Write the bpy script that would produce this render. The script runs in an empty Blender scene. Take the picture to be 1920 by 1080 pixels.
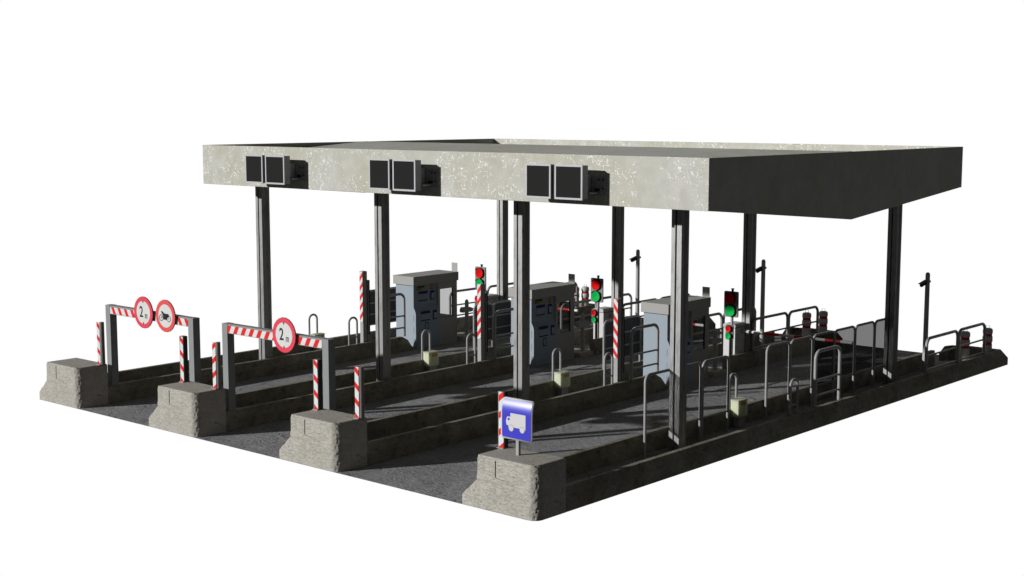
import bpy, bmesh, math, random
from mathutils import Vector, Matrix, noise
random.seed(4)
SC = bpy.context.scene
COL = SC.collection
R = math.radians

# ------------------------------------------------------------------ node helpers
class NT:
    def __init__(s, mat):
        s.t = mat.node_tree; s.n = s.t.nodes; s.l = s.t.links
    def node(s, typ, **kw):
        nd = s.n.new(typ)
        for k, v in kw.items():
            if k == 'inp':
                for a, b in v.items():
                    if isinstance(b, bpy.types.NodeSocket): s.l.new(b, nd.inputs[a])
                    else: nd.inputs[a].default_value = b
            else: setattr(nd, k, v)
        return nd
    def math(s, op, a, b=None, c=None, clamp=False):
        nd = s.n.new('ShaderNodeMath'); nd.operation = op; nd.use_clamp = clamp
        for i, v in enumerate((a, b, c)):
            if v is None: continue
            if isinstance(v, bpy.types.NodeSocket): s.l.new(v, nd.inputs[i])
            else: nd.inputs[i].default_value = v
        return nd.outputs[0]
    def ramp(s, fac, stops):
        nd = s.n.new('ShaderNodeValToRGB'); s.l.new(fac, nd.inputs[0])
        e = nd.color_ramp.elements
        while len(e) < len(stops): e.new(0.5)
        for i, (p, c) in enumerate(stops):
            e[i].position = p; e[i].color = (c, c, c, 1) if not isinstance(c, tuple) else (*c, 1)
        return nd.outputs[0]
    def mix(s, fac, a, b, bt='MIX'):
        nd = s.n.new('ShaderNodeMix'); nd.data_type = 'RGBA'; nd.blend_type = bt
        for idx, v in ((0, fac), (6, a), (7, b)):
            if isinstance(v, bpy.types.NodeSocket): s.l.new(v, nd.inputs[idx])
            elif isinstance(v, tuple): nd.inputs[idx].default_value = (*v, 1)
            else: nd.inputs[idx].default_value = v
        return nd.outputs[2]
    def noise(s, vec, scale, detail=6, rough=.6, dist=0):
        nd = s.node('ShaderNodeTexNoise', inp={'Scale': scale, 'Detail': detail, 'Roughness': rough, 'Distortion': dist})
        s.l.new(vec, nd.inputs['Vector']); return nd.outputs['Fac']
    def vor(s, vec, scale, feature='F1'):
        nd = s.node('ShaderNodeTexVoronoi', feature=feature, inp={'Scale': scale})
        s.l.new(vec, nd.inputs['Vector']); return nd.outputs['Distance']
    def bump(s, h, strength, dist):
        nd = s.node('ShaderNodeBump', inp={'Strength': strength, 'Distance': dist})
        s.l.new(h, nd.inputs['Height']); return nd.outputs['Normal']

def new_mat(name):
    m = bpy.data.materials.new(name); m.use_nodes = True
    return m, NT(m), m.node_tree.nodes['Principled BSDF']
def setp(p, **kw):
    for k, v in kw.items():
        k = k.replace('_', ' ')
        if isinstance(v, tuple) and len(v) == 3: v = (*v, 1)
        p.inputs[k].default_value = v

def paint(name, col, rough=.5, metal=0, spec=.5, var=.06, scale=6, bump=0.0, bscale=40):
    m, t, p = new_mat(name)
    co = t.node('ShaderNodeTexCoord').outputs['Object']
    n = t.noise(co, scale, 5)
    v = t.ramp(n, [(.3, 1 - var * 1.5), (.7, 1 + var * .3)])
    c = t.mix(1.0, col, v, 'MULTIPLY')
    t.l.new(c, p.inputs['Base Color'])
    setp(p, Roughness=rough, Metallic=metal)
    p.inputs['Specular IOR Level'].default_value = spec
    if bump:
        t.l.new(t.bump(t.noise(co, bscale, 4), bump, .01), p.inputs['Normal'])
    return m

def concrete(name, a, b, pit=.5, bumpd=.02, grain=60, dirt=.8):
    m, t, p = new_mat(name)
    co = t.node('ShaderNodeTexCoord').outputs['Object']
    n1 = t.noise(co, 1.7, 9, .6, .1); n2 = t.noise(co, 17, 6, .7); n3 = t.noise(co, grain, 5, .7)
    base = t.mix(t.ramp(n1, [(.35, 0.), (.65, 1.)]), a, b)
    base = t.mix(1.0, base, t.ramp(n2, [(.28, .74), (.5, 1.), (.75, 1.06)]), 'MULTIPLY')
    base = t.mix(1.0, base, t.ramp(n3, [(.3, .74), (.6, 1.05)]), 'MULTIPLY')
    base = t.mix(1.0, base, t.ramp(t.noise(co, 5.5, 7, .72, .2), [(.30, dirt), (.48, 1.)]), 'MULTIPLY')
    # pock marks and clustered dark stains
    mp = t.node('ShaderNodeMapping', inp={'Scale': (1, 1, 1.6)}); t.l.new(co, mp.inputs[0])
    v = t.vor(mp.outputs[0], 8)
    msk = t.noise(co, 2.3, 3, .5)
    pits = t.math('MULTIPLY', t.ramp(v, [(.06, 1.), (.16, 0.)]), t.ramp(msk, [(.5, 0.), (.62, 1.)]))
    blot = t.math('MULTIPLY', t.ramp(t.noise(co, 7, 6, .75, .6), [(.6, 0.), (.68, 1.)]), t.ramp(msk, [(.52, 0.), (.68, 1.)]))
    dk = t.math('MULTIPLY', t.math('MAXIMUM', pits, blot), pit)
    base = t.mix(dk, base, (.035, .033, .028))
    t.l.new(base, p.inputs['Base Color'])
    h = t.math('ADD', t.math('MULTIPLY', n2, .45), t.math('MULTIPLY', n3, .35))
    h = t.math('SUBTRACT', h, t.math('MULTIPLY', pits, .6))
    mc = t.node('ShaderNodeMapping', inp={'Scale': (2.2, 2.2, 11)}); t.l.new(co, mc.inputs[0])
    crack = t.noise(mc.outputs[0], 1.6, 7, .7, .3)
    h = t.math('SUBTRACT', h, t.math('MULTIPLY', t.ramp(crack, [(.485, 0.), (.5, 1.), (.515, 0.)]), .16))
    t.l.new(t.bump(h, .9, bumpd), p.inputs['Normal'])
    setp(p, Roughness=.82); p.inputs['Specular IOR Level'].default_value = .25
    return m

def asphalt():
    m, t, p = new_mat('asphalt')
    co = t.node('ShaderNodeTexCoord').outputs['Object']
    n1 = t.noise(co, .8, 7, .65, .4); n0 = t.noise(co, 9, 7, .72, .3); n2 = t.noise(co, 26, 7, .75); n3 = t.noise(co, 95, 4, .7)
    base = t.mix(t.ramp(n1, [(.35, 0.), (.65, 1.)]), (.33, .33, .345), (.43, .43, .445))
    base = t.mix(1.0, base, t.ramp(n0, [(.3, .66), (.5, 1.), (.7, 1.12)]), 'MULTIPLY')
    base = t.mix(1.0, base, t.ramp(n2, [(.3, .6), (.6, 1.08)]), 'MULTIPLY')
    base = t.mix(1.0, base, t.ramp(n3, [(.35, .75), (.62, 1.1)]), 'MULTIPLY')
    # dark oily wheel tracks and drips along the lanes
    mt = t.node('ShaderNodeMapping', inp={'Scale': (1.5, .12, 1)}); t.l.new(co, mt.inputs[0])
    base = t.mix(1.0, base, t.ramp(t.noise(mt.outputs[0], 1.3, 5, .6), [(.3, .84), (.6, 1.03)]), 'MULTIPLY')
    v = t.vor(co, 3.6)
    hm = t.ramp(t.noise(co, 1.3, 3), [(.5, 0.), (.58, 1.)])
    hole = t.math('MULTIPLY', t.ramp(v, [(.05, 1.), (.17, 0.)]), hm)
    ripm = t.ramp(t.noise(co, .9, 3, .5, .5), [(.53, 0.), (.63, 1.)])
    mp = t.node('ShaderNodeMapping', inp={'Scale': (2.2, 9, 1), 'Rotation': (0, 0, .5)}); t.l.new(co, mp.inputs[0])
    rip = t.math('MULTIPLY', t.noise(mp.outputs[0], 2.0, 6, .7, .6), ripm)
    t.l.new(t.mix(t.math('MULTIPLY', hole, .5), base, (.08, .08, .085)), p.inputs['Base Color'])
    h = t.math('ADD', t.math('MULTIPLY', n0, .9), t.math('MULTIPLY', n2, .35))
    h = t.math('SUBTRACT', h, t.math('MULTIPLY', hole, .8))
    h = t.math('ADD', h, t.math('MULTIPLY', rip, 1.1))
    t.l.new(t.bump(h, .8, .045), p.inputs['Normal'])
    setp(p, Roughness=.95); p.inputs['Specular IOR Level'].default_value = .08
    return m

def canopy_mat(name='canopy_concrete', glints=1.0):
    m, t, p = new_mat(name)
    co = t.node('ShaderNodeTexCoord').outputs['Object']
    mp = t.node('ShaderNodeMapping', inp={'Scale': (1, 1, .55)}); t.l.new(co, mp.inputs[0])
    n1 = t.noise(mp.outputs[0], .9, 7, .6, .5); n2 = t.noise(co, 5, 7, .7); n3 = t.noise(mp.outputs[0], 2.2, 5, .6)
    base = t.mix(t.ramp(n1, [(.38, 0.), (.62, 1.)]), (.425, .425, .345), (.485, .485, .455))
    base = t.mix(t.ramp(n3, [(.55, 0.), (.8, .6)]), base, (.40, .35, .29))
    base = t.mix(1.0, base, t.ramp(n2, [(.3, .86), (.65, 1.04)]), 'MULTIPLY')
    # sun glints painted into the colour: small white flecks in patches, a little glossy
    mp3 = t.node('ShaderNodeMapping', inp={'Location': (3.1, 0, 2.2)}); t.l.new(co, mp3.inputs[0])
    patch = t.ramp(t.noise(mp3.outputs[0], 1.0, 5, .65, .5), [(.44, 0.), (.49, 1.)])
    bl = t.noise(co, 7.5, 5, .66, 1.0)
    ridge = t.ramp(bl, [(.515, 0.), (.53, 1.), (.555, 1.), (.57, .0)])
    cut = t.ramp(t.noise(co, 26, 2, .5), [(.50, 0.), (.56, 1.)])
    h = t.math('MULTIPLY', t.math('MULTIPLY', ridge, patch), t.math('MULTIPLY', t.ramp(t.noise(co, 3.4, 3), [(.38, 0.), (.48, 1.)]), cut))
    h = t.math('MULTIPLY', h, glints)
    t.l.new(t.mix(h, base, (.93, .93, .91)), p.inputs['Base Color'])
    fine = t.math('MULTIPLY', t.noise(co, 45, 3), .3)
    t.l.new(t.bump(t.math('ADD', t.math('MULTIPLY', h, .5), fine), .5, .004), p.inputs['Normal'])
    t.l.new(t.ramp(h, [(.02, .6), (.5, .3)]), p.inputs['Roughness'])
    p.inputs['Specular IOR Level'].default_value = .5
    return m

def steel(name, col, rough=.5, metal=.35, rust=.5):
    m, t, p = new_mat(name)
    co = t.node('ShaderNodeTexCoord').outputs['Object']
    mp = t.node('ShaderNodeMapping', inp={'Scale': (6, 6, 1.6)}); t.l.new(co, mp.inputs[0])
    n1 = t.noise(mp.outputs[0], 1.6, 7, .7, .4)
    base = t.mix(1.0, col, t.ramp(n1, [(.3, .6), (.5, 1.), (.75, 1.08)]), 'MULTIPLY')
    n2 = t.noise(co, 26, 5, .7)
    loc = t.ramp(t.noise(co, 1.4, 2), [(.56, 0.), (.64, 1.)])
    rm = t.math('MULTIPLY', t.math('MULTIPLY', t.ramp(n2, [(.57, 0.), (.62, 1.)]), loc), rust)
    base = t.mix(rm, base, (.32, .06, .03))
    t.l.new(base, p.inputs['Base Color'])
    t.l.new(t.bump(n1, .25, .01), p.inputs['Normal'])
    setp(p, Roughness=rough, Metallic=metal)
    return m

def stripes(name, slope, period, phase=0., duty=.5, red=(.72, .012, .010), white=(.72, .74, .76), axis='Z', other='X'):
    """diagonal (or straight) red and white tape, laid along an object axis"""
    m, t, p = new_mat(name)
    co = t.node('ShaderNodeTexCoord').outputs['Object']
    sp = t.node('ShaderNodeSeparateXYZ'); t.l.new(co, sp.inputs[0])
    v = t.math('MULTIPLY_ADD', sp.outputs[other], slope, sp.outputs[axis])
    v = t.math('FRACT', t.math('ADD', t.math('DIVIDE', v, period), phase + 50))
    f = t.math('LESS_THAN', v, duty)
    dirt = t.ramp(t.noise(co, 14, 5), [(.3, .86), (.6, 1.)])
    t.l.new(t.mix(1.0, t.mix(f, white, red), dirt, 'MULTIPLY'), p.inputs['Base Color'])
    setp(p, Roughness=.45); p.inputs['Specular IOR Level'].default_value = .3
    return m

def tinted(name, val):
    m = bpy.data.materials.new(name); m.use_nodes = True; t = NT(m)
    for n in list(t.n): t.n.remove(n)
    o = t.node('ShaderNodeOutputMaterial')
    g = t.node('ShaderNodeBsdfGlass', inp={'Color': (val, val, val, 1), 'Roughness': 0.0, 'IOR': 1.25})
    t.l.new(g.outputs[0], o.inputs[0])
    return m

def cream():
    # glass fibre cabinet: light soaks through the pale shell
    m = paint('cream_cabinet_shell', (.60, .64, .45), .6, 0, .3, .05, 6)
    p = m.node_tree.nodes['Principled BSDF']
    p.inputs['Subsurface Weight'].default_value = .6
    p.inputs['Subsurface Radius'].default_value = (1, 1, .85)
    p.inputs['Subsurface Scale'].default_value = .18
    return m
M = dict(
    conc=concrete('weathered_concrete', (.455, .435, .385), (.53, .51, .46), pit=.8, bumpd=.019),
    kerb=concrete('kerb_concrete', (.20, .19, .145), (.35, .335, .265), pit=1.0, bumpd=.024, dirt=.38),
    asphalt=asphalt(), canopy=canopy_mat(), canopy_no_glints=canopy_mat('canopy_concrete_no_glints', 0.0),
    column=steel('column_steel', (.31, .31, .31), .46, .7, .9),
    gate=paint('gate_grey_paint', (.26, .275, .28), .6, 0, .25, .05, 5),
    tube=paint('rail_tube_steel', (.36, .36, .36), .38, 0, .22, .1, 12),
    postgrey=paint('post_grey', (.36, .365, .37), .6, 0, .3, .08, 8),
    back=steel('post_backing_steel', (.19, .18, .165), .5, .3, .1),
    dark=paint('dark_metal', (.045, .045, .047), .55, 0, .3, .1, 8),
    black=paint('black_plastic', (.012, .012, .013), .5, 0, .4, 0),
    panel=paint('dark_infill_sheet', (.06, .06, .062), .6, 0, .3, .05, 5),
    display_face=paint('display_screen', (.022, .022, .022), .9, 0, .03, 0),
    display_frame=paint('display_frame_paint', (.50, .50, .53), .45, 0, .3, .05),
    display_box=paint('display_housing', (.33, .33, .36), .6, 0, .3, .05),
    booth=paint('booth_blue_paint', (.29, .34, .39), .55, 0, .3, .02, 2),
    machine=paint('machine_blue_panel', (.25, .32, .40), .55, 0, .3, .02, 2),
    boothgrey=paint('booth_grey_wall', (.34, .34, .34), .6, 0, .3, .03, 2),
    roof=paint('booth_roof_grey', (.35, .35, .345), .6, 0, .3, .03, 2),
    navy=paint('navy_ink', (.02, .02, .13), .6, 0, .2, 0),
    pale=paint('pale_slot', (.33, .36, .45), .5, 0, .2, 0),
    orange=paint('orange_notice', (.52, .22, .05), .6, 0, .2, .15, 30),
    yellow=paint('yellow_notice', (.34, .28, .06), .6, 0, .2, .1, 30),
    cream=cream(),
    sticker=paint('amber_sticker', (.62, .32, .03), .6, 0, .3, .2, 40),
    cab=paint('cabinet_white_paint', (.60, .60, .60), .5, 0, .3, .06, 6),
    cablid=paint('cabinet_lid_paint', (.50, .50, .50), .5, 0, .3, .04, 6),
    lamp=paint('signal_housing_paint', (.22, .225, .235), .6, 0, .3, .05, 8),
    lens_red=paint('red_lens', (.66, .005, .004), .7, 0, .05, 0),
    lens_green=paint('green_lens', (.004, .42, .075), .7, 0, .05, 0),
    signred=paint('sign_red', (.72, .048, .085), .5, 0, .3, 0),
    signred2=paint('sign_red_orange', (.74, .075, .075), .5, 0, .3, 0),
    signwhite=paint('sign_white', (.66, .665, .66), .5, 0, .3, .04, 10),
    signblue=paint('sign_blue', (.05, .05, .56), .27, 0, .9, .02, 4),
    signborder=paint('sign_border_white', (.62, .63, .64), .35, 0, .5, .02, 4),
    ink=paint('black_ink', (.012, .012, .012), .6, 0, .2, 0),
    inkgrey=paint('grey_ink', (.13, .13, .13), .6, 0, .2, 0),
    drumwhite=paint('bollard_white', (.56, .56, .55), .5, 0, .3, .12, 9),
    drumred=paint('bollard_red', (.55, .012, .014), .45, 0, .3, .05, 9),
    manhole=paint('manhole_iron', (.10, .10, .085), .8, 0, .2, .1, 20),
    glass=tinted('grey_dimming_glass', .46), clear=tinted('clear_glass', .97), glass2=tinted('booth_window_glass', .70),  # rear screen and booth panes tinted grey to dim the white world behind
    polegrey=paint('camera_pole_paint', (.42, .42, .425), .55, 0, .3, .08, 6),
    tall_a=stripes('tape_stripes_rising', -1.3, .24, .05), tall_b=stripes('tape_stripes_falling', 1.3, .24, .3),
    short_a=stripes('short_tape_falling', .8, .268, .15, .38), short_b=stripes('short_tape_rising', -.8, .268, .15, .38),
    bar_a=stripes('gate_tape_falling', .55, .226, .1, .45, axis='X', other='Z'), bar_b=stripes('gate_tape_rising', -.55, .226, .2, .5, axis='X', other='Z'),
    arm=stripes('arm_stripes', 0, .78, .192, .5, axis='X', other='Z'),
)

# ------------------------------------------------------------------ mesh builder
class MB:
    def __init__(s): s.v = []; s.f = []; s.smooth = set()
    def add(s, vs, fs, smooth=False):
        o = len(s.v); s.v += [tuple(v) for v in vs]
        for f in fs:
            if smooth: s.smooth.add(len(s.f))
            s.f.append([o + i for i in f])
        return s
    def box(s, x0, x1, y0, y1, z0, z1):
        vs = [(x, y, z) for z in (z0, z1) for y in (y0, y1) for x in (x0, x1)]
        return s.add(vs, [(0, 2, 3, 1), (4, 5, 7, 6), (0, 1, 5, 4), (2, 6, 7, 3), (0, 4, 6, 2), (1, 3, 7, 5)])
    def prism(s, poly, axis, a, b):
        def P(u, v, w): return {'x': (w, u, v), 'y': (u, w, v), 'z': (u, v, w)}[axis]
        n = len(poly)
        vs = [P(u, v, a) for u, v in poly] + [P(u, v, b) for u, v in poly]
        fs = [tuple(range(n))[::-1], tuple(range(n, 2 * n))] + [(i, (i + 1) % n, n + (i + 1) % n, n + i) for i in range(n)]
        return s.add(vs, fs)
    def tube(s, pts, r, seg=12, caps=True):
        pts = [Vector(p) for p in pts]; rings = []
        for i, p in enumerate(pts):
            if i == 0: d = pts[1] - p
            elif i == len(pts) - 1: d = p - pts[i - 1]
            else: d = (pts[i + 1] - p).normalized() + (p - pts[i - 1]).normalized()
            d.normalize()
            a = Vector((1, 0, 0)) if abs(d.x) < .8 else Vector((0, 0, 1))
            u = d.cross(a).normalized(); w = d.cross(u).normalized()
            rr = r[i] if isinstance(r, (list, tuple)) else r
            rings.append([p + (u * math.cos(k * 2 * math.pi / seg) + w * math.sin(k * 2 * math.pi / seg)) * rr for k in range(seg)])
        vs = [v for rg in rings for v in rg]; fs = []
        for i in range(len(pts) - 1):
            for k in range(seg):
                k2 = (k + 1) % seg
                fs.append((i * seg + k, i * seg + k2, (i + 1) * seg + k2, (i + 1) * seg + k))
        s.add(vs, fs, True)
        if caps:
            s.add(rings[0], [tuple(range(seg))]); s.add(rings[-1], [tuple(range(seg))[::-1]])
        return s
    def build(s, name, mat, parent=None, bevel=0, seg=2):
        me = bpy.data.meshes.new(name); me.from_pydata(s.v, [], s.f)
        bm = bmesh.new(); bm.from_mesh(me)
        for i, f in enumerate(bm.faces): f.smooth = i in s.smooth
        bmesh.ops.recalc_face_normals(bm, faces=bm.faces)
        if bevel:
            es = [e for e in bm.edges if len(e.link_faces) == 2 and e.calc_face_angle(0) > .5]
            bmesh.ops.bevel(bm, geom=es, offset=bevel, segments=seg, affect='EDGES', profile=.6)
        bm.to_mesh(me); bm.free()
        me.materials.append(M[mat] if isinstance(mat, str) else mat)
        o = bpy.data.objects.new(name, me); COL.objects.link(o)
        if parent: o.parent = parent
        return o

def arc(cx, cz, r, a0, a1, n=6):
    return [(cx + r * math.cos(a0 + (a1 - a0) * i / n), cz + r * math.sin(a0 + (a1 - a0) * i / n)) for i in range(n + 1)]

def tag(o, label, cat, group=None):
    o['label'] = label; o['category'] = cat
    if group: o['group'] = group
    return o
def thing(name, label, cat, loc=(0, 0, 0), group=None, rz=0):
    o = bpy.data.objects.new(name, None); COL.objects.link(o)
    o.empty_display_size = .2; o.location = loc; o.rotation_euler = (0, 0, rz)
    return tag(o, label, cat, group)
def copy_tree(o, parent=None):
    c = o.copy(); COL.objects.link(c)
    if parent: c.parent = parent
    for ch in [k for k in COL.objects if k.parent == o]: copy_tree(ch, c)
    return c
protos = {}
def place(key, maker, label, loc, group=None):
    """first use builds the thing, later uses copy it with all of its parts"""
    if key in protos: o = copy_tree(protos[key])
    else: o = protos[key] = maker()
    o.location = loc; o['label'] = label
    if group: o['group'] = group
    return o

E = [-12.13, -8.22, -4.35, 0.0]
ISL = ['leftmost island', 'second island from the left', 'third island from the left', 'rightmost island']
LANE = ['left lane', 'middle lane', 'right lane']

# ------------------------------------------------------------------ ground
g = MB().prism([(-13.63, .004), (-.19, .004), (-.10, .04), (-.04, .10), (-.012, .2), (-.012, 17.28), (-.10, 17.355), (-1.2, 17.365), (-1.7, 17.62), (-13.63, 17.62)], 'z', -.004, 0).build('road', 'asphalt'); g['kind'] = 'structure'

# ------------------------------------------------------------------ concrete
def make_block():
    prof = [(-1.5, 0), (-1.5, .16), (-1.19, .44), (-1.165, .835), (-.02, .835), (0, .80), (0, 0)]
    o = MB().prism(prof, 'y', 0, .7).build('concrete_block', 'conc')
    md = o.modifiers.new('r', 'REMESH'); md.mode = 'VOXEL'; md.voxel_size = .016; md.adaptivity = 0
    dg = bpy.context.evaluated_depsgraph_get(); me = bpy.data.meshes.new_from_object(o.evaluated_get(dg))
    o.modifiers.clear(); old = o.data; o.data = me; bpy.data.meshes.remove(old); me.name = 'concrete_block'
    me.materials.clear(); me.materials.append(M['conc'])
    for v in me.vertices:
        c = v.co.copy(); n = v.normal.copy()
        RR = .15
        if c.x > -RR and c.y < RR:      # worn, rounded corner beside the lane
            dx, dy = c.x + RR, c.y - RR; dd = math.hypot(dx, dy)
            if dd > 1e-5:
                lim = RR if max(abs(dx), abs(dy)) > 1e-6 else dd
                k = max(abs(dx), abs(dy)) / dd
                c.x, c.y = -RR + dx * k, RR + dy * k
                if max(abs(dx), abs(dy)) > RR * .9: n = Vector((dx, dy, 0)).normalized()
        edge = max(0, 1 - math.hypot(c.x + .044, c.y - .044) / .14)
        a = noise.fractal(c * 9, 1, 2, 4) * .0012 + noise.noise(c * 30) * .0012
        a += edge * (noise.fractal(c * 22, 1, 2, 4) * .012 - .001)
        if c.z < .01: a = 0; v.co.z = 0
        v.co = c + n * a
        if v.co.z < 0: v.co.z = 0
    for pl in me.polygons: pl.use_smooth = True
    # cast slot: a dark groove and its shallow foot line
    MB().box(-.812, -.795, -.0035, .01, .535, .79).build('cast_slot', 'ink', o)
    MB().prism([(-.795, .532), (-.65, .515), (-.65, .510), (-.795, .524)], 'y', -.003, .01).build('cast_line', 'inkgrey', o)
    tag(o, '', 'concrete block'); return o
for i, e in enumerate(E):
    place('block', make_block, 'pale concrete nose block of the ' + ISL[i], (e, 0, 0), 'concrete nose blocks facing the camera')

RP = [(0, 0), (0, .2), (-.1, .36), (-.2, .36), (-.2, 0)]
LP = [(-1.5, 0), (-1.5, .2), (-1.38, .36), (-1.28, .36), (-1.28, 0)]
def wall(prof, y0, y1, i, label, chamfer=0):
    mb = MB(); n = len(prof)
    if chamfer:   # the wall top runs down at its far end
        ys = [(y0, 1.0), (y1 - chamfer, 1.0), (y1 - chamfer * .35, .72), (y1, .25)]
    else: ys = [(y0, 1.0), (y1, 1.0)]
    vs = []
    for y, k in ys: vs += [(x, y, z * k) for x, z in prof]
    fs = [tuple(range(n))[::-1], tuple(range((len(ys) - 1) * n, len(ys) * n))]
    for a in range(len(ys) - 1):
        fs += [(a * n + j, a * n + (j + 1) % n, (a + 1) * n + (j + 1) % n, (a + 1) * n + j) for j in range(n)]
    o = mb.add(vs, fs).build('kerb_wall', 'kerb', bevel=.008)
    o.location = (E[i], 0, 0)
    return tag(o, label, 'kerb wall', 'low concrete kerb walls along the islands')
for i in range(4):
    wall(LP, .7, 16.15, i, 'long low left kerb wall of the ' + ISL[i])
    if i < 3:
        wall(RP, .7, 9.55, i, 'right kerb wall before the toll booth of the ' + ISL[i], .3)
        wall(RP, 12.0, 16.2, i, 'right kerb wall behind the toll booth of the ' + ISL[i])
    else: wall(RP, .7, 16.2, i, 'long low concrete kerb wall along the right outer edge of the rightmost island')
def make_end():
    b = [(-1.5, 16.85), (-1.5, 17.0), (-1.12, 17.37), (0, 17.37), (0, 16.2), (-.2, 16.2), (-.2, 17.14), (-1.28, 17.14), (-1.28, 16.85)]
    t = [(-1.37, 16.85), (-1.37, 16.95), (-1.0, 17.33), (-.19, 17.33), (-.1, 17.15), (-.1, 16.2), (-.2, 16.2), (-.2, 17.14), (-1.28, 17.14), (-1.28, 16.85)]
    t = [(-1.37, 16.85), (-1.37, 16.97), (-1.0, 17.32), (-.17, 17.32), (-.1, 16.2), (-.2, 16.2), (-.2, 17.14), (-1.28, 17.14), (-1.28, 16.85)]
    n = len(b)
    vs = [(x, y - 16.2, z) for z, r in ((0, b), (.17, b), (.36, t)) for x, y in r]
    fs = [tuple(range(n))[::-1], tuple(range(2 * n, 3 * n))]
    for a in range(2): fs += [(a * n + j, a * n + (j + 1) % n, (a + 1) * n + (j + 1) % n, (a + 1) * n + j) for j in range(n)]
    return tag(MB().add(vs, fs).build('kerb_end', 'kerb', bevel=.008), '', 'kerb')
for i, e in enumerate(E):
    place('end', make_end, 'concrete kerb end closing the far end of the ' + ISL[i], (e, 16.2, 0), 'concrete kerb ends at the far side')
for i in range(3):
    o = MB().box(-.62, -.02, 0, .55, 0, .11).build('concrete_plinth', 'conc', bevel=.01); o.location = (E[i], 11.4, 0)
    tag(o, 'flat pale concrete plinth under the sensor post of the ' + ISL[i], 'plinth', 'plinths behind the toll booths')
o = MB().box(-.3, .3, -.3, .3, 0, .012).build('manhole_cover', 'manhole', bevel=.004); o.location = (-.75, 2.85, 0)
tag(o, 'dark square manhole cover between the kerb walls of the rightmost island', 'manhole cover')

# ------------------------------------------------------------------ canopy
cn = thing('canopy', 'large flat pale concrete canopy roof on steel columns over all the lanes', 'canopy', (-6.36, 8.75, 4.38))
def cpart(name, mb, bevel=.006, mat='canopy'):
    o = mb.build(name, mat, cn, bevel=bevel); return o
X0, X1 = -13.05 + 6.36, .3376 + 6.36; Z = 4.38
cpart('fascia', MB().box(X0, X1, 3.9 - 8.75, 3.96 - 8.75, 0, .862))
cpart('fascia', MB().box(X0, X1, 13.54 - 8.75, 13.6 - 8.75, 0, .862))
side = [(-4.79, .862), (4.79, .862), (4.79, 0), (0, -.41), (-4.79, 0)]
cpart('fascia', MB().prism(side, 'x', X1 - .06, X1), mat='canopy_no_glints'); cpart('fascia', MB().prism(side, 'x', X0, X0 + .06), mat='canopy_no_glints')  # copy without painted glints, made for the shaded side
cpart('roof_deck', MB().prism([(-4.785, .60), (0, .868), (4.785, .60), (4.785, .52), (0, .78), (-4.785, .52)], 'x', X0 + .065, X1 - .065), 0, 'canopy_no_glints')
cpart('soffit', MB().prism([(-4.785, .05), (0, -.36), (4.785, .05), (4.785, .01), (0, -.40), (-4.785, .01)], 'x', X0 + .065, X1 - .065), 0, 'canopy_no_glints')

# ------------------------------------------------------------------ columns
def make_column():
    w, d, H = .22, .23, 4.40
    # plan outline of the rolled section: groove in the front, shallow step beside it, recesses on the flanks
    pl = [(-w/2, 0), (-w/2 + .085, 0), (-w/2 + .085, .05), (-w/2 + .112, .05), (-w/2 + .112, .006), (-w/2 + .155, .006), (-w/2 + .155, 0), (w/2, 0),
          (w/2, .07), (w/2 - .012, .085), (w/2 - .012, .145), (w/2, .16), (w/2, d), (-w/2, d)]
    return tag(MB().prism(pl, 'z', 0, H).build('steel_column', 'column', bevel=.003, seg=1), '', 'column')
for i, e in enumerate(E):
    cx = e - (.31 if i < 3 else 1.0)
    place('col', make_column, 'front steel column of the canopy on the ' + ISL[i], (cx, 4.95, 0), 'steel columns under the canopy')
for i, e in enumerate(E):
    cx = e - (.31 if i < 3 else 1.0)
    place('col', make_column, 'rear steel column of the canopy on the ' + ISL[i], (cx, 13.16, 0), 'steel columns under the canopy')

# ------------------------------------------------------------------ lane displays
def make_display():
    t = thing('lane_display', '', 'display')
    for x0, x1 in ((0, .575), (.66, 1.275)):
        MB().box(x0 + .012, x1 - .012, .02, .17, .012, .59).build('housing', 'display_box', t, bevel=.006)
        f = .035
        fr = MB().box(x0, x1, 0, .02, .6 - f, .6).box(x0, x1, 0, .02, 0, f).box(x0, x0 + f, 0, .02, f, .6 - f).box(x1 - f, x1, 0, .02, f, .6 - f)
        fo = fr.build('frame', 'display_frame', t, bevel=.003)
        MB().box(x0 + f, x1 - f, .010, .019, f, .6 - f).build('screen', 'display_face', t)
    MB().box(.60, .635, .05, .16, .03, .57).build('joint', 'dark', t)
    MB().box(.45, .95, .17, .19, .12, .5).build('back_plate', 'dark', t)
    MB().box(1.12, 1.14, .175, .43, .1, .42).build('bracket', 'display_box', t)
    MB().box(.1, .12, .175, .43, .1, .42).build('bracket', 'display_box', t)
    MB().box(1.141, 1.30, .175, .43, .10, .125).build('bracket', 'display_box', t)
    pl = MB().box(1.20, 1.46, .415, .428, .08, .40).build('wall_plate', 'display_box', t)
    for bx, bz in ((1.31, .34), (1.40, .34), (1.40, .19)):
        MB().tube([(bx, .417, bz), (bx, .405, bz)], .017, 8).build('bolt', 'black', pl)
    MB().box(1.25, 1.33, .36, .414, .15, .19).build('cable_gland', 'black', pl)
    return t
for k, x in enumerate((-11.013, -7.206, -3.2)):
    o = place('disp', make_display, 'pair of blank black lane screens on the canopy fascia above the ' + LANE[k], (x, 3.47, 4.483), 'screen pairs on the canopy fascia')

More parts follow.
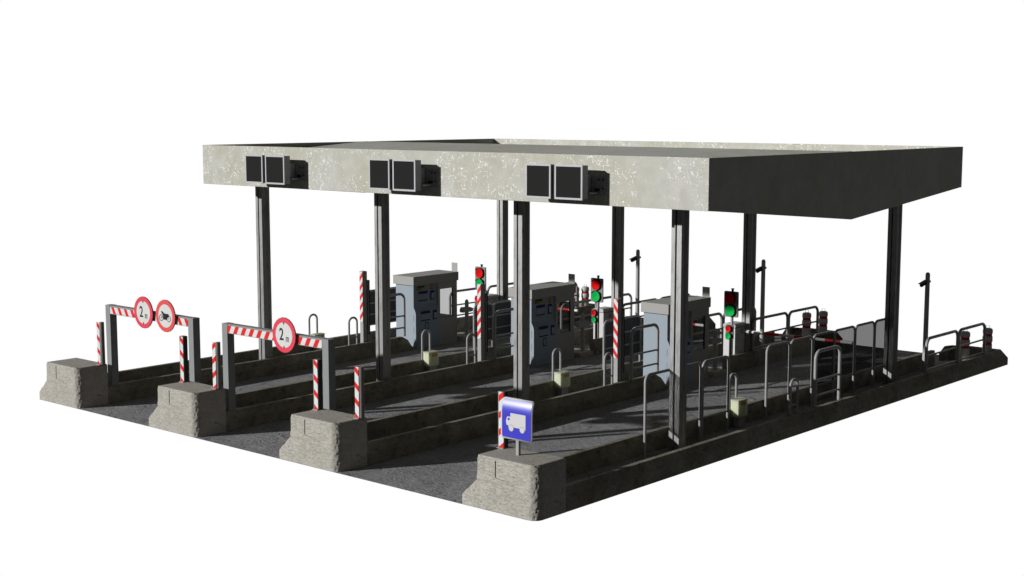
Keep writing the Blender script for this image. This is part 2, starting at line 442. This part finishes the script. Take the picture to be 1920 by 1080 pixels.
# ------------------------------------------------------------------ guide posts on the nose blocks
def make_guide(tape, pipe):
    t = thing('guide_post', '', 'marker post')
    MB().box(-.07, .06, -.03, .13, 0, .012).build('base_plate', 'postgrey', t, bevel=.002)
    w = .048
    MB().box(-w, w, 0, .008, .012, .885).build('striped_plate', tape, t, bevel=.001)
    if pipe:
        pts = [(0.058, .058, .012), (0.058, .058, .885)]
        MB().tube(pts, .045, 14).build('pipe', 'back', t)
    else:
        MB().box(-w - .012, w + .012, .010, .10, .012, .89).build('channel', 'dark', t, bevel=.002)
        MB().box(-w - .013, -w - .004, 0, .012, .012, .89).build('channel_lip', 'postgrey', t)
    return t
GG = 'striped marker posts on the nose blocks'
for i, e in enumerate(E):
    if i > 0:
        key = ('gl_b', 'short_b') if i == 3 else ('gl_a', 'short_a')
        place(key[0], lambda: make_guide(key[1], False), 'striped channel post, back left on the nose block of the ' + ISL[i], (e - (1.15 if i == 3 else 1.105), .52, .835), GG)
    if i < 3:
        key = ('gr_b', 'short_b') if i == 1 else ('gr_a', 'short_a')
        place(key[0], lambda: make_guide(key[1], True), 'striped pipe post, back right on the nose block of the ' + ISL[i], (e - (.03, .10, .06)[i], .52, .835), GG)

# ------------------------------------------------------------------ height gates
def make_gate(xa, xb, tape, label):
    W = xb - xa
    t = thing('height_gate', label, 'height gate', (xa, .83, .36), 'two metre height gates')
    for x0 in (0, W - .16):
        MB().box(x0, x0 + .16, 0, .16, 0, 1.67).build('post', 'gate', t, bevel=.004)
    b = MB().box(.162, W - .162, .01, .15, 1.49, 1.668).build('crossbar', 'gate', t, bevel=.004)
    MB().box(.17, W - .17, .001, .009, 1.502, 1.640).build('striped_tape', tape, b)
    return t
make_gate(-12.345, -9.365, 'bar_a', 'grey height gate with two round signs across the left lane')
make_gate(-8.465, -5.465, 'bar_b', 'grey height gate with one round sign across the middle lane')

def text(body, size, name, mat, parent, loc, sx=1.0):
    cu = bpy.data.curves.new(name, 'FONT'); cu.body = body; cu.size = size; cu.extrude = .0015
    cu.align_x = 'CENTER'; cu.align_y = 'CENTER'; cu.offset = size * .012
    o = bpy.data.objects.new(name, cu); COL.objects.link(o)
    dg = bpy.context.evaluated_depsgraph_get(); me = bpy.data.meshes.new_from_object(o.evaluated_get(dg))
    bpy.data.objects.remove(o)
    for v in me.vertices: x, y, z = v.co; v.co = (x * sx + loc[0], loc[1] - z, y + loc[2])
    me.materials.clear(); me.materials.append(M[mat])
    o = bpy.data.objects.new(name, me); COL.objects.link(o); o.parent = parent; return o
def disc(r, y0, y1, n=22, ph=0): return MB().prism([(r * math.cos(ph + 2 * math.pi * k / n), r * math.sin(ph + 2 * math.pi * k / n)) for k in range(n)], 'y', y0, y1)
def ring(r0, r1, y0, y1, n=22, cx=0, cz=0):
    vs = []; fs = []
    for k in range(n):
        a = 2 * math.pi * k / n; c, s_ = math.cos(a), math.sin(a)
        vs += [(cx + r0 * c, y0, cz + r0 * s_), (cx + r1 * c, y0, cz + r1 * s_), (cx + r0 * c, y1, cz + r0 * s_), (cx + r1 * c, y1, cz + r1 * s_)]
    for k in range(n):
        a, b = 4 * k, 4 * ((k + 1) % n)
        fs += [(a, b, b + 1, a + 1), (a + 2, a + 3, b + 3, b + 2), (a + 1, b + 1, b + 3, a + 3), (a, a + 2, b + 2, b)]
    return MB().add(vs, fs)
def sign_base(label, loc, red):
    t = thing('round_sign', label, 'road sign', loc, 'round road signs on the height gates')
    disc(.322, .004, .022).build('plate', 'dark', t)
    ring(.232, .318, 0, .004).build('red_border', red, t)
    disc(.231, .001, .004, 30).build('white_face', 'signwhite', t)
    MB().box(-.03, .03, .022, .05, -.08, .08).build('clamp', 'dark', t)
    return t
def sign_2m(label, loc):
    t = sign_base(label, loc, 'signred')
    text('2', .31, 'digit', 'ink', t, (-.065, -.001, .0), .80)
    text('m', .19, 'letter', 'inkgrey', t, (.095, -.001, -.055), .62)
    MB().prism([(-.022, .232), (.022, .232), (0, .185)], 'y', -.002, .001).build('arrow', 'ink', t)
    MB().prism([(-.022, -.232), (0, -.185), (.022, -.232)], 'y', -.002, .001).build('arrow', 'ink', t)
    return t
sign_2m('round red bordered sign reading 2 m beside the motorcycle sign, on the left gate', (-10.93, .78, 2.005))
sign_2m('round red bordered sign reading 2 m, alone on the middle lane gate', (-6.60, .78, 2.0))
t = sign_base('round red bordered sign with a black motorcycle symbol on the left gate', (-10.19, .78, 2.005), 'signred2')
for cx in (-.135, .115):
    ring(.052, .064, -.002, .001, 24, cx, -.045).build('wheel', 'ink', t)
    disc(.012, -.002, .001, 10).build('hub', 'ink', t).location = (cx, 0, -.045)
MB().prism([(-.09, .085), (-.14, .085), (-.10, .035), (-.07, .0), (-.06, -.075), (.04, -.075), (.085, -.02), (.125, -.015), (.105, .05), (.04, .045), (-.03, .05)], 'y', -.002, .001).build('motorcycle', 'ink', t)
MB().prism([(-.102, .0), (-.094, .0), (-.131, -.047), (-.139, -.043)], 'y', -.002, .001).build('fork', 'ink', t)

# ------------------------------------------------------------------ truck sign on the rightmost block
ts = thing('truck_sign', 'blue square sign with a white truck symbol on the rightmost nose block', 'road sign', (-.668, .345, .835))
MB().box(-.028, .028, -.004, .046, 0, .50).build('post', 'postgrey', ts, bevel=.003)
def bend(z):
    u = max(0., z - .40); k = R(18) / .15
    return k * u * u / 2
def plate(w, h, r, y, z0, name, mat, thick=0.0):
    n = 26; vs = []; fs = []
    for j in range(n + 1):
        z = h * j / n; dz = min(z, h - z)
        ins = r - math.sqrt(max(0, r * r - (r - dz) ** 2)) if dz < r else 0
        zz = z + z0
        for x in (-w / 2 + ins, w / 2 - ins): vs.append((x, y + bend(zz), zz))
    m0 = len(vs)
    if thick:
        vs += [(x, yy + thick, z) for x, yy, z in vs]
    for j in range(n):
        fs.append((2 * j, 2 * j + 1, 2 * j + 3, 2 * j + 2))
        if thick:
            fs += [(m0 + 2 * j, m0 + 2 * j + 2, m0 + 2 * j + 3, m0 + 2 * j + 1), (2 * j, 2 * j + 2, m0 + 2 * j + 2, m0 + 2 * j), (2 * j + 1, m0 + 2 * j + 1, m0 + 2 * j + 3, 2 * j + 3)]
    if thick: fs += [(0, m0, m0 + 1, 1), (2 * n, 2 * n + 1, m0 + 2 * n + 1, m0 + 2 * n)]
    mb = MB().add([(x, yy, z + .235) for x, yy, z in vs], fs, True)
    return mb.build(name, mat, ts)
plate(.62, .625, .035, -.022, 0, 'plate', 'signborder', .016)
o = plate(.575, .58, .02, -.0245, .0225, 'blue_face', 'signblue')
def tp(poly, name='truck_symbol', mat='signborder', y=-.028): return MB().prism([(x, z + .235) for x, z in poly], 'y', y, y + .003).build(name, mat, ts)
tp([(-.115, .215), (-.115, .405), (.185, .405), (.185, .175), (.155, .175), (.155, .19), (-.16, .19), (-.16, .215), (-.195, .215), (-.205, .28), (-.18, .345), (-.115, .345)])
tp([(-.172, .29), (-.165, .325), (-.13, .325), (-.13, .29)], 'cab_window', 'signblue', -.0295)
for cx in (-.10, .12):
    MB().prism([(cx + .052 * math.cos(a * math.pi / 10), .175 + .235 + .052 * math.sin(a * math.pi / 10)) for a in range(20)], 'y', -.0285, -.026).build('wheel_gap', 'pale', ts)
    MB().prism([(cx + .045 * math.cos(a * math.pi / 10), .173 + .235 + .045 * math.sin(a * math.pi / 10)) for a in range(20)], 'y', -.0300, -.0275).build('wheel', 'signborder', ts)

# ------------------------------------------------------------------ rails and hoops (in the YZ plane, base of the near leg at the origin)
def frame_pts(w, h, c):
    a = [(0, 0, 0)] + [(0, y, z) for y, z in arc(c, h - c, c, math.pi, math.pi / 2)] + [(0, y, z) for y, z in arc(w - c, h - c, c, math.pi / 2, 0)] + [(0, w, 0)]
    return a
def make_rail(name, cat, w, h, r, c, bars, infill=None, zi=(0, 0)):
    t = thing(name, '', cat)
    MB().tube(frame_pts(w, h, c), r, 12).build('frame', 'tube', t)
    for z in bars: MB().tube([(0, r, z), (0, w - r, z)], r * .62, 10).build('crossbar', 'tube', t)
    if infill:
        z0, z1 = zi
        pl = [(r * .6, z0), (r * .6, z1 - c)] + arc(c, z1 - c, c - r * .6, math.pi, math.pi / 2) + arc(w - c, z1 - c, c - r * .6, math.pi / 2, 0) + [(w - r * .6, z0)]
        MB().prism(pl, 'x', -.004, .004).build('glass_panel' if infill in ('glass', 'clear') else 'infill_panel', infill, t)
    return t
# ladder rails on the right kerb walls
for i, e in enumerate(E):
    place('ladder', lambda: make_rail('guard_rail', 'guard rail', .95, 1.08, .034, .16, [.22, .52]), 'short guard rail halfway along the right kerb of the ' + ISL[i], (e - .15, 8.42, .36), 'short guard rails halfway along the islands')
# rear rails
for i, e in enumerate(E):
    for y0, w, wd in ((13.28, 1.58, 'nearer'), (14.92, 1.42, 'farther')):
        place('rr%g' % w, lambda: make_rail('guard_rail', 'guard rail', w, .74, .034, .16, [.05, .36]),
              wd + ' rear guard rail on the right kerb of the ' + ISL[i], (e - .17, y0, .36), 'guard rails on the right kerb walls at the rear')
for i in range(3):
    for y0, w, wd in ((12.27, 1.45, 'nearer'), (13.8, 1.45, 'farther')):
        place('lr', lambda: make_rail('guard_rail', 'guard rail', 1.45, .74, .034, .16, [.07, .36]),
              wd + ' rear guard rail on the left kerb of the ' + ISL[i], (E[i] - 1.33, y0, .36), 'guard rails on the left kerb walls at the rear')
# glass screens of the rightmost island, rear ones tinted grey
spots = [(4.26, .84), (5.13, .84), (6.04, .86), (8.27, .86), (9.17, .87), (10.07, .86), (10.96, .87), (11.86, .86), (12.75, .86)]
ords = ['first', 'second', 'third', 'fourth', 'fifth', 'sixth', 'seventh', 'eighth', 'ninth']
for k, (y0, w) in enumerate(spots):
    gm = 'glass' if k > 4 else 'clear'
    place('gl%g%s' % (w, gm), lambda: make_rail('glass_screen', 'glass screen', w, 1.45, .026, .12, [.40], gm, (.40, 1.44)),
          ords[k] + ' tube framed glass screen from the front on the rightmost island', (-1.13, y0, 0), 'glass screens in a row')
# dark infill screens of the other islands
for i in range(3):
    for y0, w, wd in ((8.97, .65, 'nearer'), (9.66, .65, 'farther')):
        place('pn', lambda: make_rail('dark_screen', 'screen', .65, 1.06, .028, .12, [.18, .45, .74], 'panel', (.18, 1.05)),
              wd + ' dark sheet screen before the booth of the ' + ISL[i], (E[i] - 1.3, y0, .36), 'dark sheet screens before the booths')
# hoops
for i, e in enumerate(E):
    y0 = 7.07 if i < 3 else 6.96
    place('hoopA', lambda: make_rail('steel_hoop', 'hoop', .25, .65, .026, .12, [.16]), 'steel hoop behind the cream meter box of the ' + ISL[i], (e - 1.33, 7.26, .36), 'steel hoops behind the meter boxes')
    place('hoopB', lambda: make_rail('steel_hoop', 'hoop', .26, .66, .026, .12, [.18]), 'low steel hoop on the right kerb of the ' + ISL[i], (e - .15, 7.50, .36), 'low steel hoops on the kerb walls')

# ------------------------------------------------------------------ cream meter boxes
def make_meter():
    t = thing('meter_box', '', 'meter box')
    MB().box(-.05, .07, .06, .28, .02, .235).build('pedestal', 'boothgrey', t)
    c = MB().box(-.08, .09, 0, .325, .235, .56).build('cabinet', 'cream', t, bevel=.006)
    MB().box(-.085, .098, -.008, .333, .548, .566).build('lid', 'cream', t, bevel=.005)
    MB().box(.0905, .094, .12, .28, .455, .515).build('warning_sticker', 'sticker', c)
    return t
for i, e in enumerate(E):
    place('meter', make_meter, 'cream meter box on a grey pedestal on the ' + ISL[i], (e - 1.20, 7.24, -.02), 'cream meter boxes on the islands')

# ------------------------------------------------------------------ tall striped posts
def make_tall(tape):
    t = thing('striped_post', '', 'marker post')
    MB().box(-.055, .055, .006, .13, 0, 2.11).build('post', 'postgrey', t, bevel=.003)
    MB().box(-.052, .052, 0, .006, .86, 2.10).build('striped_plate', tape, t)
    MB().box(-.02, .0555, .1305, .15, .0, 2.1).build('side_strip', 'dark', t)
    b = MB().box(-.03, .065, .152, .21, .55, 1.86).build('backing_rail', 'back', t, bevel=.012)
    MB().box(-.02, .07, .213, .225, .53, 1.88).build('backing_edge', 'black', b)
    return t
for i in range(3):
    k = 'tall_b' if i == 2 else 'tall_a'
    place(k, lambda: make_tall(k), 'tall red and white striped post on the ' + ISL[i], (E[i] - .27, 8.02, 0), 'tall striped posts before the booths')

# ------------------------------------------------------------------ toll booths
def make_booth():
    t = thing('toll_booth', '', 'toll booth')
    # rear cabin: posts and sills round a window that opens on both sides
    x0, x1 = -.72, -.045; y0, y1 = .85, 1.55
    b = MB().box(x0, x1, y0, y1, 0, .70).box(x0, x1, y0, y1, 1.45, 1.622)
    for a0, a1 in ((y0, y0 + .07), (y1 - .14, y1)): b.box(x0, x0 + .06, a0, a1, .7, 1.45).box(x1 - .06, x1, a0, a1, .7, 1.45)
    b.build('cabin', 'boothgrey', t)
    for xx in (x0 + .02, x1 - .03): MB().box(xx, xx + .01, y0 + .07, y1 - .14, .70, 1.45).build('window_pane', 'glass2', t)
    # payment machine: the lower body juts out towards the lane
    prof = [(-.74, 0), (-.74, 1.622), (-.11, 1.622), (-.11, 1.06), (-.02, .90), (-.02, 0)]
    mc = MB().prism(prof, 'y', .02, .848).build('front_body', 'booth', t)
    side = [(-.108, 1.620), (-.108, 1.06), (-.018, .90), (-.018, .01), (-.010, .01), (-.010, .905), (-.10, 1.065), (-.10, 1.620)]
    ms = MB().prism(side, 'y', .012, .86).build('machine_panel', 'machine', t)
    def plate(y0, y1, z0, z1, name, mat, d=0.0, par=ms):
        x = (-.0985 if z0 > 1.07 else -.0085) + d
        return MB().box(x, x + .002, y0, y1, z0, z1).build(name, mat, par)
    nb = plate(.10, .42, 1.49, 1.59, 'name_plate', 'yellow'); plate(.14, .40, 1.545, 1.583, 'lettering', 'ink', .0021, nb); plate(.12, .30, 1.50, 1.52, 'lettering', 'ink', .0021, nb)
    op = plate(.60, .74, 1.47, 1.63 - .02, 'notice', 'orange'); plate(.64, .70, 1.475, 1.50, 'lettering', 'ink', .0021, op)
    for z in (1.20, .70):
        pp = plate(.17, .52, z, z + .25, 'ticket_window', 'pale')
        plate(.18, .51, z + .18, z + .25, 'header', 'navy', .0021, pp); plate(.18, .51, z + .035, z + .172, 'opening', 'machine', .0021, pp); plate(.18, .51, z, z + .03, 'footer', 'navy', .0021, pp)
        q = plate(.61, .76, z, z + .24, 'card_slot', 'navy'); plate(.655, .75, z + .03, z + .18, 'opening', 'pale', .0021, q)
    q = plate(.33, .46, .47, .66, 'receipt_slot', 'navy'); plate(.35, .44, .49, .64, 'opening', 'machine', .0021, q)
    for z in (.2, .5, .8): MB().box(-.112, -.104, .013, .019, z - .1, z + .06).build('hinge', 'pale', t)
    MB().box(-.77, -.035, -.05, 1.60, 1.625, 1.845).build('roof', 'roof', t, bevel=.004)
    ap = MB().box(-.24, -.05, 1.56, 1.572, 1.845, 2.075).build('roof_plate', 'roof', t)
    return t
for i in range(3):
    place('booth', make_booth, 'blue grey toll booth with payment panel on the ' + ISL[i], (E[i] + .01, 9.63, 0), 'toll booths under the canopy')

# ------------------------------------------------------------------ sensor posts behind the booths
def make_sensor():
    t = thing('sensor_post', '', 'sensor post')
    MB().tube([(0, 0, 0), (0, 0, .86), (0, 0, .91), (0, 0, .935)], [.052, .052, .042, .015], 14).build('post', 'polegrey', t)
    MB().prism([(-.20, .60), (-.22, .66), (-.18, .74), (.08, .73), (.22, .68), (.23, .62), (.1, .60)], 'x', -.06, .06).build('sensor_head', 'polegrey', t, bevel=.006)
    return t
for i in range(3):
    place('sens', make_sensor, 'round grey sensor post behind the toll booth of the ' + ISL[i], (E[i] - .25, 11.78, .11), 'sensor posts behind the booths')

# ------------------------------------------------------------------ traffic lights
def cone(cx, cz, r, y0, depth):
    n = 14; vs = [(cx, y0 + depth, cz)] + [(cx + r * math.cos(2 * math.pi * k / n), y0, cz + r * math.sin(2 * math.pi * k / n)) for k in range(n)]
    return MB().add(vs, [(0, 1 + (k + 1) % n, 1 + k) for k in range(n)])
def visor(cx, cz, r, y0, d):
    vs = []; n = 10
    for k in range(n + 1):
        a = R(30) + R(120) * k / n
        for rr, y in ((r, y0), (r * 1.02, y0 - d)): vs.append((cx + rr * math.cos(a), y, cz + rr * math.sin(a)))
    m0 = len(vs)
    for k in range(n + 1):
        a = R(30) + R(120) * k / n
        for rr, y in ((r + .006, y0), (r * 1.02 + .006, y0 - d)): vs.append((cx + rr * math.cos(a), y, cz + rr * math.sin(a)))
    fs = []
    for k in range(n):
        fs += [(2 * k, 2 * k + 1, 2 * k + 3, 2 * k + 2), (m0 + 2 * k, m0 + 2 * k + 2, m0 + 2 * k + 3, m0 + 2 * k + 1), (2 * k + 1, m0 + 2 * k + 1, m0 + 2 * k + 3, 2 * k + 3)]
    return MB().add(vs, fs)
def make_light(w, h, z0, r, zs, pole, nub, polemat, ext):
    t = thing('traffic_light', '', 'traffic light')
    MB().tube([(0, .06, 0), (0, .06, z0 + .05)], pole, 12).build('pole', polemat, t)
    hs = MB()
    rr = .03; pl = arc(w/2 - rr, z0 + h - rr, rr, 0, math.pi/2, 4) + arc(-w/2 + rr, z0 + h - rr, rr, math.pi/2, math.pi, 4) + arc(-w/2 + rr, z0 + rr, rr, math.pi, 1.5 * math.pi, 4) + arc(w/2 - rr, z0 + rr, rr, 1.5 * math.pi, 2 * math.pi, 4)
    hs.prism(pl, 'y', 0, .035).build('back_board', 'lamp', t)
    MB().box(-w * .32, w * .32, .035, .10, z0 + .05, z0 + h - .05).build('housing', 'dark', t, bevel=.01)
    for k, z in enumerate(zs):
        MB().tube([(0, -.001, z), (0, -.05, z)], r * .98, 14, caps=False).build('lens_tube', 'black', t)
        l = cone(0, z, r * 1.0, -.052, .030).build('lens', 'lens_red' if k == 0 else 'lens_green', t)
        ring(r, r + .006, -.054, -.047, 14, 0, z).build('lens_rim', 'black', l)
        visor(0, z, r + .010, -.001, ext + .02).build('visor', 'black', l)
    if nub: MB().tube([(.01, .05, z0 + h), (.01, .05, z0 + h + .05), (.01, .05, z0 + h + .05), (.01, .05, z0 + h + .066)], [.028, .028, .038, .038], 12).build('cap_nut', 'black', t)
    return t
for i in range(3):
    place('tl', lambda: make_light(.375, .60, 1.25, .128, (1.69, 1.40), .034, True, 'polegrey', .055), 'large red and green traffic light of the ' + ISL[i], (E[i] - (.33, .30, .24)[i], 12.40, 0), 'large traffic lights')
    place('tls', lambda: make_light(.20, .35, .745, .068, (1.005, .835), .032, False, 'black', .03), 'small traffic light on a black pole of the ' + ISL[i], (E[i] - (.27, .23, .17)[i], 12.24, 0), 'small traffic lights')

# ------------------------------------------------------------------ barrier machines with arms
def make_barrier(n_arm):
    t = thing('barrier_machine', '', 'barrier')
    MB().box(-.32, 0, 0, .42, 0, .955).build('cabinet', 'cab', t, bevel=.008)
    MB().box(-.325, .005, -.005, .425, .955, .968).build('lid_gap', 'black', t)
    MB().prism([(-.33, .968), (-.33, 1.03), (-.28, 1.055), (-.04, 1.055), (.01, 1.03), (.01, .968)], 'y', -.01, .43).build('lid', 'cablid', t, bevel=.003)
    MB().box(.0005, .003, .33, .37, .82, .87).build('warning_sticker', 'sticker', t)
    MB().tube([(.0, .28, .865), (.07, .28, .865)], .05, 14).build('hub', 'cablid', t)
    a = MB().tube([(.05, .28, .865), (n_arm, .28, .89)], .034, 14).build('boom_arm', 'arm', t)
    MB().tube([(.045, .28, .865), (.27, .28, .867)], .040, 14).build('arm_sleeve', 'cab', a)
    MB().tube([(n_arm - .002, .28, .89), (n_arm + .012, .28, .89)], .036, 14).build('end_cap', 'cablid', a)
    return t
for i in range(3):
    L = 2.86
    place('bar', lambda: make_barrier(L), 'white barrier machine with striped arm on the ' + ISL[i], (E[i] - .25, 12.62, 0), 'barrier machines with lowered arms')

# ------------------------------------------------------------------ camera poles
def make_cam():
    t = thing('camera_pole', '', 'camera pole')
    MB().tube([(0, 0, 0), (0, 0, 2.26), (0, 0, 2.30), (0, 0, 2.315)], [.058, .052, .042, .012], 16).build('pole', 'polegrey', t)
    c = MB().tube([(-.02, .06, 2.10), (-.06, -.20, 2.02)], .042, 12).build('camera', 'dark', t)
    MB().box(-.05, .05, -.01, .25, .040, .050).build('sun_shade', 'dark', c)
    ch = [k for k in COL.objects if k.parent == c][0]; ch.location = (-.06, -.24, 2.02); ch.rotation_euler = (R(16), 0, R(-9))
    MB().tube([(-.0595, -.198, 2.0206), (-.0606, -.206, 2.018)], .034, 12).build('camera_lens', 'black', c)
    MB().tube([(.0, .045, 2.09), (.02, .09, 2.10)], .03, 10).build('clamp', 'dark', t)
    return t
for i, e in enumerate(E):
    place('cam', make_cam, 'tall pole with a small camera on the ' + ISL[i], (e - 1.1, 15.22, 0), 'camera poles behind the canopy')

# ------------------------------------------------------------------ striped bollards at the far ends
def make_bollard():
    t = thing('striped_bollard', '', 'bollard')
    r = .112
    MB().tube([(0, 0, 0), (0, 0, .50)], r * .98, 20).build('shaft', 'drumwhite', t)
    MB().tube([(0, 0, .50), (0, 0, .565)], r * .93, 20).build('red_band', 'drumred', t)
    MB().tube([(0, 0, .565), (0, 0, .575), (0, 0, .69), (0, 0, .70)], [r * .93, r * 1.04, r * 1.04, r * .93], 20).build('white_band', 'drumwhite', t)
    MB().tube([(0, 0, .70), (0, 0, .76)], r * .93, 20).build('red_band', 'drumred', t)
    MB().tube([(0, 0, .76), (0, 0, .775), (0, 0, .855), (0, 0, .885), (0, 0, .895)], [r * .93, r * 1.04, r * 1.02, r * .82, r * .4], 20).build('cap', 'drumwhite', t)
    MB().tube([(-.045, 0, .88), (-.045, 0, .955), (.045, 0, .955), (.045, 0, .88)], .005, 6).build('wire_handle', 'dark', t)
    return t
for i, e in enumerate(E):
    y1 = (16.76, 16.6, 16.47, 16.14)[i]
    place('bol', make_bollard, 'nearer banded bollard at the far end of the ' + ISL[i], (e - .55, y1, 0), 'banded bollards at the far ends')
    place('bol', make_bollard, 'farther banded bollard at the far end of the ' + ISL[i], (e - .36, 16.98, 0), 'banded bollards at the far ends')

# ------------------------------------------------------------------ light, world, camera
yaw = .71916
w = bpy.data.worlds.new('World'); SC.world = w; w.use_nodes = True
t = NT(w)
for n in list(t.n): t.n.remove(n)
co = t.node('ShaderNodeTexCoord').outputs['Generated']
sp = t.node('ShaderNodeSeparateXYZ'); t.l.new(co, sp.inputs[0])
# white world patch added behind the model, shaped to barely light it; grey elsewhere
d = t.math('ADD', t.math('MULTIPLY', sp.outputs[0], -math.sin(yaw)), t.math('MULTIPLY', sp.outputs[1], math.cos(yaw)))
hl = t.math('SQRT', t.math('ADD', t.math('MULTIPLY', sp.outputs[0], sp.outputs[0]), t.math('MULTIPLY', sp.outputs[1], sp.outputs[1])))
ca = t.math('DIVIDE', d, t.math('MAXIMUM', hl, 1e-4))
az = t.node('ShaderNodeMapRange', inp={'Value': ca, 'From Min': math.cos(R(52)), 'From Max': math.cos(R(49))}).outputs[0]
el = t.node('ShaderNodeMapRange', inp={'Value': sp.outputs[2], 'From Min': math.sin(R(22)), 'From Max': math.sin(R(17))}).outputs[0]
mk = t.math('MULTIPLY', az, el)
AMB = .047
cx = t.mix(mk, (AMB, AMB, AMB * 1.01), (1.0, 1.0, 1.0))
bg = t.node('ShaderNodeBackground'); t.l.new(cx, bg.inputs[0]); bg.inputs[1].default_value = 1.0
ow = t.node('ShaderNodeOutputWorld'); t.l.new(bg.outputs[0], ow.inputs[0])

sl = bpy.data.lights.new('sun', 'SUN'); sl.energy = 4.0; sl.angle = R(1.0); sl.color = (1, .99, .965)
so = bpy.data.objects.new('sun', sl); COL.objects.link(so); so.location = (-20, -20, 15)
ele = R(16.4); azd = R(31)
dv = Vector((math.sin(azd) * math.cos(ele), math.cos(azd) * math.cos(ele), -math.sin(ele)))
so.rotation_euler = dv.to_track_quat('-Z', 'Y').to_euler()

cam = bpy.data.cameras.new('camera'); cam.lens = 2668.5 / 1920 * 36; cam.sensor_width = 36; cam.clip_end = 500
co_ = bpy.data.objects.new('camera', cam); COL.objects.link(co_)
co_.location = (13.1137, -15.5174, 6.0); co_.rotation_euler = (math.pi / 2 - .124, 0, yaw)
SC.camera = co_
vs = SC.view_settings; vs.view_transform = 'Standard'; vs.look = 'None'; vs.exposure = 0; vs.gamma = 1; vs.use_curve_mapping = False
SC.cycles.caustics_refractive = False; SC.cycles.caustics_reflective = False
SC.cycles.max_bounces = 8; SC.cycles.transparent_max_bounces = 16
